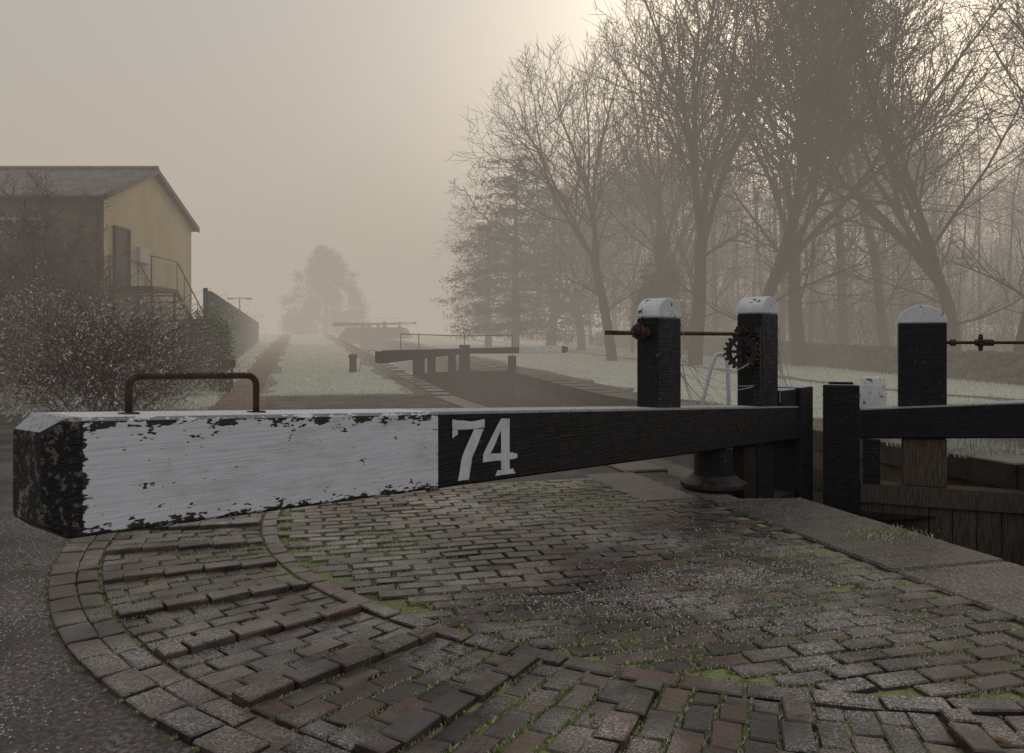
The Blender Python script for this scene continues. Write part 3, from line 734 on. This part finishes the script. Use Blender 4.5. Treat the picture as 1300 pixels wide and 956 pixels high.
def leafcloud(name,clumps,n,size,mat,parent=None,seed=1,flat=.6,shell=.45):
    g=np.random.RandomState(seed); C=np.array([c[:3] for c in clumps]); S=np.array([c[3:6] for c in clumps]); vol=(S.prod(1))**.66; vol/=vol.sum()
    idx=g.choice(len(clumps),n,p=vol); d=g.normal(size=(n,3)); d/=np.linalg.norm(d,axis=1)[:,None]; r=(shell+(1-shell)*g.rand(n))[:,None]*(1+.12*g.normal(size=(n,1)))
    P=C[idx]+d*r*S[idx]
    a=g.normal(size=(n,3)); a/=np.linalg.norm(a,axis=1)[:,None]; b=np.cross(a,g.normal(size=(n,3))); b/=np.linalg.norm(b,axis=1)[:,None]
    sz=size*(.5+g.rand(n)**1.5)[:,None]; a=a*sz; b=b*sz*flat
    v=np.stack([P-a,P-b*.9,P+a,P+b*.9],1).reshape(-1,3)
    return mesh_obj(name,v.tolist(),[(4*i,4*i+1,4*i+2,4*i+3) for i in range(n)],mat,parent=parent)
def stems(name,gen,n,r,mat,parent,seed=1,npt=5,sides=3):
    g=random.Random(seed); b=MB()
    for i in range(n):
        p,d,L=gen(g); p=Vector(p); d=Vector(d).normalized(); pts=[p]
        for k in range(npt-1): d=(d+Vector((g.gauss(0,.22),g.gauss(0,.22),g.gauss(-.16,.14)))).normalized(); p=p+d*(L/(npt-1)); pts.append(p)
        b.tube(pts,[r*(1-.75*k/(npt-1)) for k in range(npt)],sides,cap=False)
    return b.obj(name,mat,parent=parent)
hg=empty("bramble_hedge"); rh_=random.Random(3); cl=[]
for i in range(40):
    y=rh_.uniform(12.5,21.5); x=-.66*y+rh_.uniform(-1.5,4.6)*(y/18) ; x=min(x,-6.6-(y-12)*.12)
    h=rh_.uniform(1.7,2.75)*(1.0 if x<-8.4 else .68); cl.append((x,y,h*.5,rh_.uniform(.9,1.4),rh_.uniform(.8,1.3),h*.56))
leafcloud("leaves",cl,80000,.028,M_hedge,hg,2,.5,.6)
def hgen(g):
    c=g.choice(cl); a=g.uniform(0,6.28); rr_=g.random()
    return ((c[0]+math.cos(a)*c[3]*rr_*.7,c[1]+math.sin(a)*c[4]*rr_*.7,c[2]+c[5]*g.uniform(-.8,.6)),(math.cos(a)*.8,math.sin(a)*.8,1.2),g.uniform(.7,1.5))
stems("stems",hgen,3600,.007,M_shrubtwig,hg,4,6)
leafcloud("long_grass_skirt",[(c[0],c[1]-.2,.2,c[3]*1.05,c[4],.35) for c in cl],9000,.05,M_grassblade,hg,6,.18,.5)
leafcloud("green_bush",[(-7.75,20.2,.9,.5,.5,.8),(-8.0,20.8,1.2,.6,.6,.95),(-8.5,21.4,1.,.7,.6,1.)],10000,.05,M_ivy,None,3)
SH=bare_tree("shrub_tree_mesh",31,5.4,.10,.15,8,(12,52),(9,8,7),twigr=.006,ang=(25,50),trop=.05,wander=.16)
SH.materials[0]=M_shrubtwig; SH.materials[1]=M_shrubtwig
inst("hawthorn_tree",SH,(-10.9,19.2,0),.5,(1.1,1.1,1.1)); inst("hawthorn_tree",SH,(-12.6,20.0,0),2.5,(.95,.95,.9)); inst("hawthorn_tree",SH,(-13.6,21.,0),4.0,(.8,.8,.75))
# misty round tree
tr_=empty("misty_tree",(-29.3,124,1.6)); c=[]; rt_=random.Random(8)
for i in range(190):
    h=(i/190)**1.15; rad=7.6*(max(.0,1-h))**.55*(.85+.15*min(1,h*6))+.3; a=rt_.uniform(0,6.28); q=rad*math.sqrt(rt_.uniform(.1,1))
    c.append((q*math.cos(a),q*math.sin(a),1.0+h*13.4,1.7-.7*h,1.7-.7*h,1.4-.4*h))
leafcloud("crown",c,44000,.17,M_oak,tr_,5,.5,.1)
b=MB(); b.tube([(0,0,-.5),(0,0,6),(.2,0,13)],[.5,.35,.1],8); b.obj("trunk",M_bark,parent=tr_)
c=[]
for i in range(46):
    x=rt_.uniform(-75,-44) ; c.append((x,rt_.uniform(120,140),2.5+rt_.uniform(0,2),3,3,3))
for i in range(20): c.append((rt_.uniform(-9,10),rt_.uniform(95,120),2.8+rt_.uniform(0,5.5),2.5,2.5,2.6))
for i in range(120):
    k=rt_.uniform(.06,.9); d=rt_.uniform(76,95); x=k*d; c.append((x,d,gz(x,d)+rt_.uniform(0,9.5),3.2,2.5,2.8))
leafcloud("distant_treeline",c,60000,.2,M_oak,None,9)
# dense layered evergreens standing by the canal in the mist
for nm,X_,Y_,HH,RR,sd in (("cedar_tree",.2,47,11.5,4.0,41),("cedar_tree",-1.6,53,8.6,3.4,42),("cedar_tree",2.6,50,10.5,4.0,43)):
    e_=empty(nm,(X_,Y_,gz(X_,Y_))); rc_=random.Random(sd); c=[]
    bm_=MB(); bm_.tube([(0,0,-.3),(0,0,HH*.5),(.1,0,HH*.97)],[.26,.16,.03],7)
    for i in range(74):
        h=.10+.88*(i/74); a=i*2.4+rc_.uniform(-.5,.5); rad=RR*(1-h)**.36*rc_.uniform(.5,1.1)+.25; h+=rc_.uniform(-.02,.03)
        ex,ey,ez_=rad*math.cos(a),rad*math.sin(a),h*HH-.12*rad
        bm_.tube([(0,0,h*HH),(ex*.5,ey*.5,h*HH+.05),(ex,ey,ez_)],[.05,.035,.012],3,cap=False)
        for q in (.35,.7,1.0): c.append((ex*q,ey*q,h*HH-.12*rad*q,.65+.25*rad*.3,.65+.25*rad*.3,.36))
    leafcloud("foliage",c,19000,.11,M_yew,e_,sd,.24,.0); bm_.obj("trunk",M_bark,parent=e_)
ev=empty("holly_tree"); c=[]
for i in range(26):
    h=rt_.random(); rad=1.7*(1-h)+.3; a=rt_.uniform(0,6.28); c.append((6.9+rad*.6*math.cos(a),36.5+rad*.6*math.sin(a),1.2+h*4.6,.7-.25*h,.7-.25*h,.8))
leafcloud("crown",c,14000,.06,M_yew,ev,7)
b=MB(); b.tube([(6.9,36.5,0),(6.9,36.5,5)],[.12,.03],6); b.obj("trunk",M_bark,parent=ev)
ug=empty("undergrowth"); c=[]
for i in range(260):
    k=rt_.uniform(.05,.9); y=rt_.uniform(34,62); x=k*y; s_,t_=st_of(x,y)
    if t_<19.5: continue
    h=rt_.uniform(.8,4.2); c.append((x,y,gz(x,y)+h*.5,rt_.uniform(1,2.2),rt_.uniform(.8,1.6),h*.7))
leafcloud("leaves",c,50000,.065,M_litter,ug,11,.5,.2)
c2=[]
for i in range(220):
    k=rt_.uniform(.09,.85); y=rt_.uniform(44,60); x=k*y
    if st_of(x,y)[1]<20: continue
    c2.append((x,y,gz(x,y)+1+12*rt_.random()**1.4,2.2,2.,1.8))
leafcloud("twig_canopy",c2,95000,.26,M_litter,wd,13,.08,.0)
def ugen(g):
    q=g.choice(c); a=g.uniform(0,6.28)
    return ((q[0]+math.cos(a)*q[3]*g.random(),q[1]+math.sin(a)*q[4],q[2]-.4),(math.cos(a)*.3,math.sin(a)*.3,1.6),g.uniform(2,6))
stems("saplings",ugen,2200,.020,M_twig,ug,5,5)
wp=empty("lockside_weeds")
def wg(rr):
    s_=.9+rr.rand()*1.2; t_=3.6+rr.rand()*1.2; x,y=ST(s_,t_); return (x,y,.0)
blades("weed_blades",wg,900,.05,.18,.006,M_grassblade,parent=wp,seed=8)
def wg2(rr):
    s_=-1.9+rr.normal()*.08; t_=.22+rr.normal()*.12; x,y=ST(s_,t_); return (x,y,.02)
blades("moss_clump",wg2,900,.015,.04,.004,M_mossblade,parent=wp,seed=9,lean=1.5)

# ------------------------------------------------------------ mist bank lying beyond the lock
fog=MB(); fog.box(-400,400,10.5,600,-8,34); fo=fog.obj("mist",None)
fm=bpy.data.materials.new("glowing_mist"); fm.use_nodes=True; nt=fm.node_tree; nt.nodes.clear()
out=nt.nodes.new("ShaderNodeOutputMaterial"); ab=nt.nodes.new("ShaderNodeVolumeAbsorption"); em=nt.nodes.new("ShaderNodeEmission"); ad=nt.nodes.new("ShaderNodeAddShader")
SIG=.0138
ab.inputs['Color'].default_value=(0,0,0,1); ab.inputs['Density'].default_value=SIG
em.inputs['Color'].default_value=(.465,.408,.340,1); em.inputs['Strength'].default_value=SIG  # mist glows by its own emission, standing in for daylight scattered in it
nt.links.new(ab.outputs[0],ad.inputs[0]); nt.links.new(em.outputs[0],ad.inputs[1]); nt.links.new(ad.outputs[0],out.inputs['Volume'])
fo.data.materials.append(fm)

# ------------------------------------------------------------ sky, sun, camera
w=bpy.data.worlds.new("World"); sc.world=w; w.use_nodes=True; nt=w.node_tree; bg=nt.nodes["Background"]
SE,SR=math.radians(18),math.radians(21)
sky=nt.nodes.new("ShaderNodeTexSky"); sky.sky_type='NISHITA'; sky.sun_disc=False; sky.sun_elevation=SE; sky.sun_rotation=SR
sky.air_density=1.0; sky.dust_density=6.0; sky.ozone_density=.5
h=nt.nodes.new("ShaderNodeHueSaturation"); h.inputs['Saturation'].default_value=.75
nt.links.new(sky.outputs[0],h.inputs['Color']); nt.links.new(h.outputs[0],bg.inputs['Color']); bg.inputs['Strength'].default_value=.052
bg2=nt.nodes.new("ShaderNodeBackground"); bg2.inputs['Color'].default_value=(.395,.375,.35,1); bg2.inputs['Strength'].default_value=.85
ad=nt.nodes.new("ShaderNodeAddShader"); nt.links.new(bg.outputs[0],ad.inputs[0]); nt.links.new(bg2.outputs[0],ad.inputs[1]); nt.links.new(ad.outputs[0],nt.nodes["World Output"].inputs['Surface'])
sl_=bpy.data.lights.new("sun","SUN"); sl_.energy=1.4; sl_.angle=math.radians(15); sl_.color=(1,.88,.72)
so=bpy.data.objects.new("sun",sl_); COL.objects.link(so)
dirv=Vector((math.sin(SR)*math.cos(SE),math.cos(SR)*math.cos(SE),math.sin(SE)))
so.rotation_euler=dirv.to_track_quat('Z','Y').to_euler()
cd=bpy.data.cameras.new("camera"); cd.sensor_width=36; cd.lens=36*1000/1300; cd.shift_y=-43/1300; cd.clip_end=2000; cd.clip_start=.05
co=bpy.data.objects.new("camera",cd); COL.objects.link(co); co.location=(0,0,1.3); co.rotation_euler=(math.pi/2,0,0); sc.camera=co
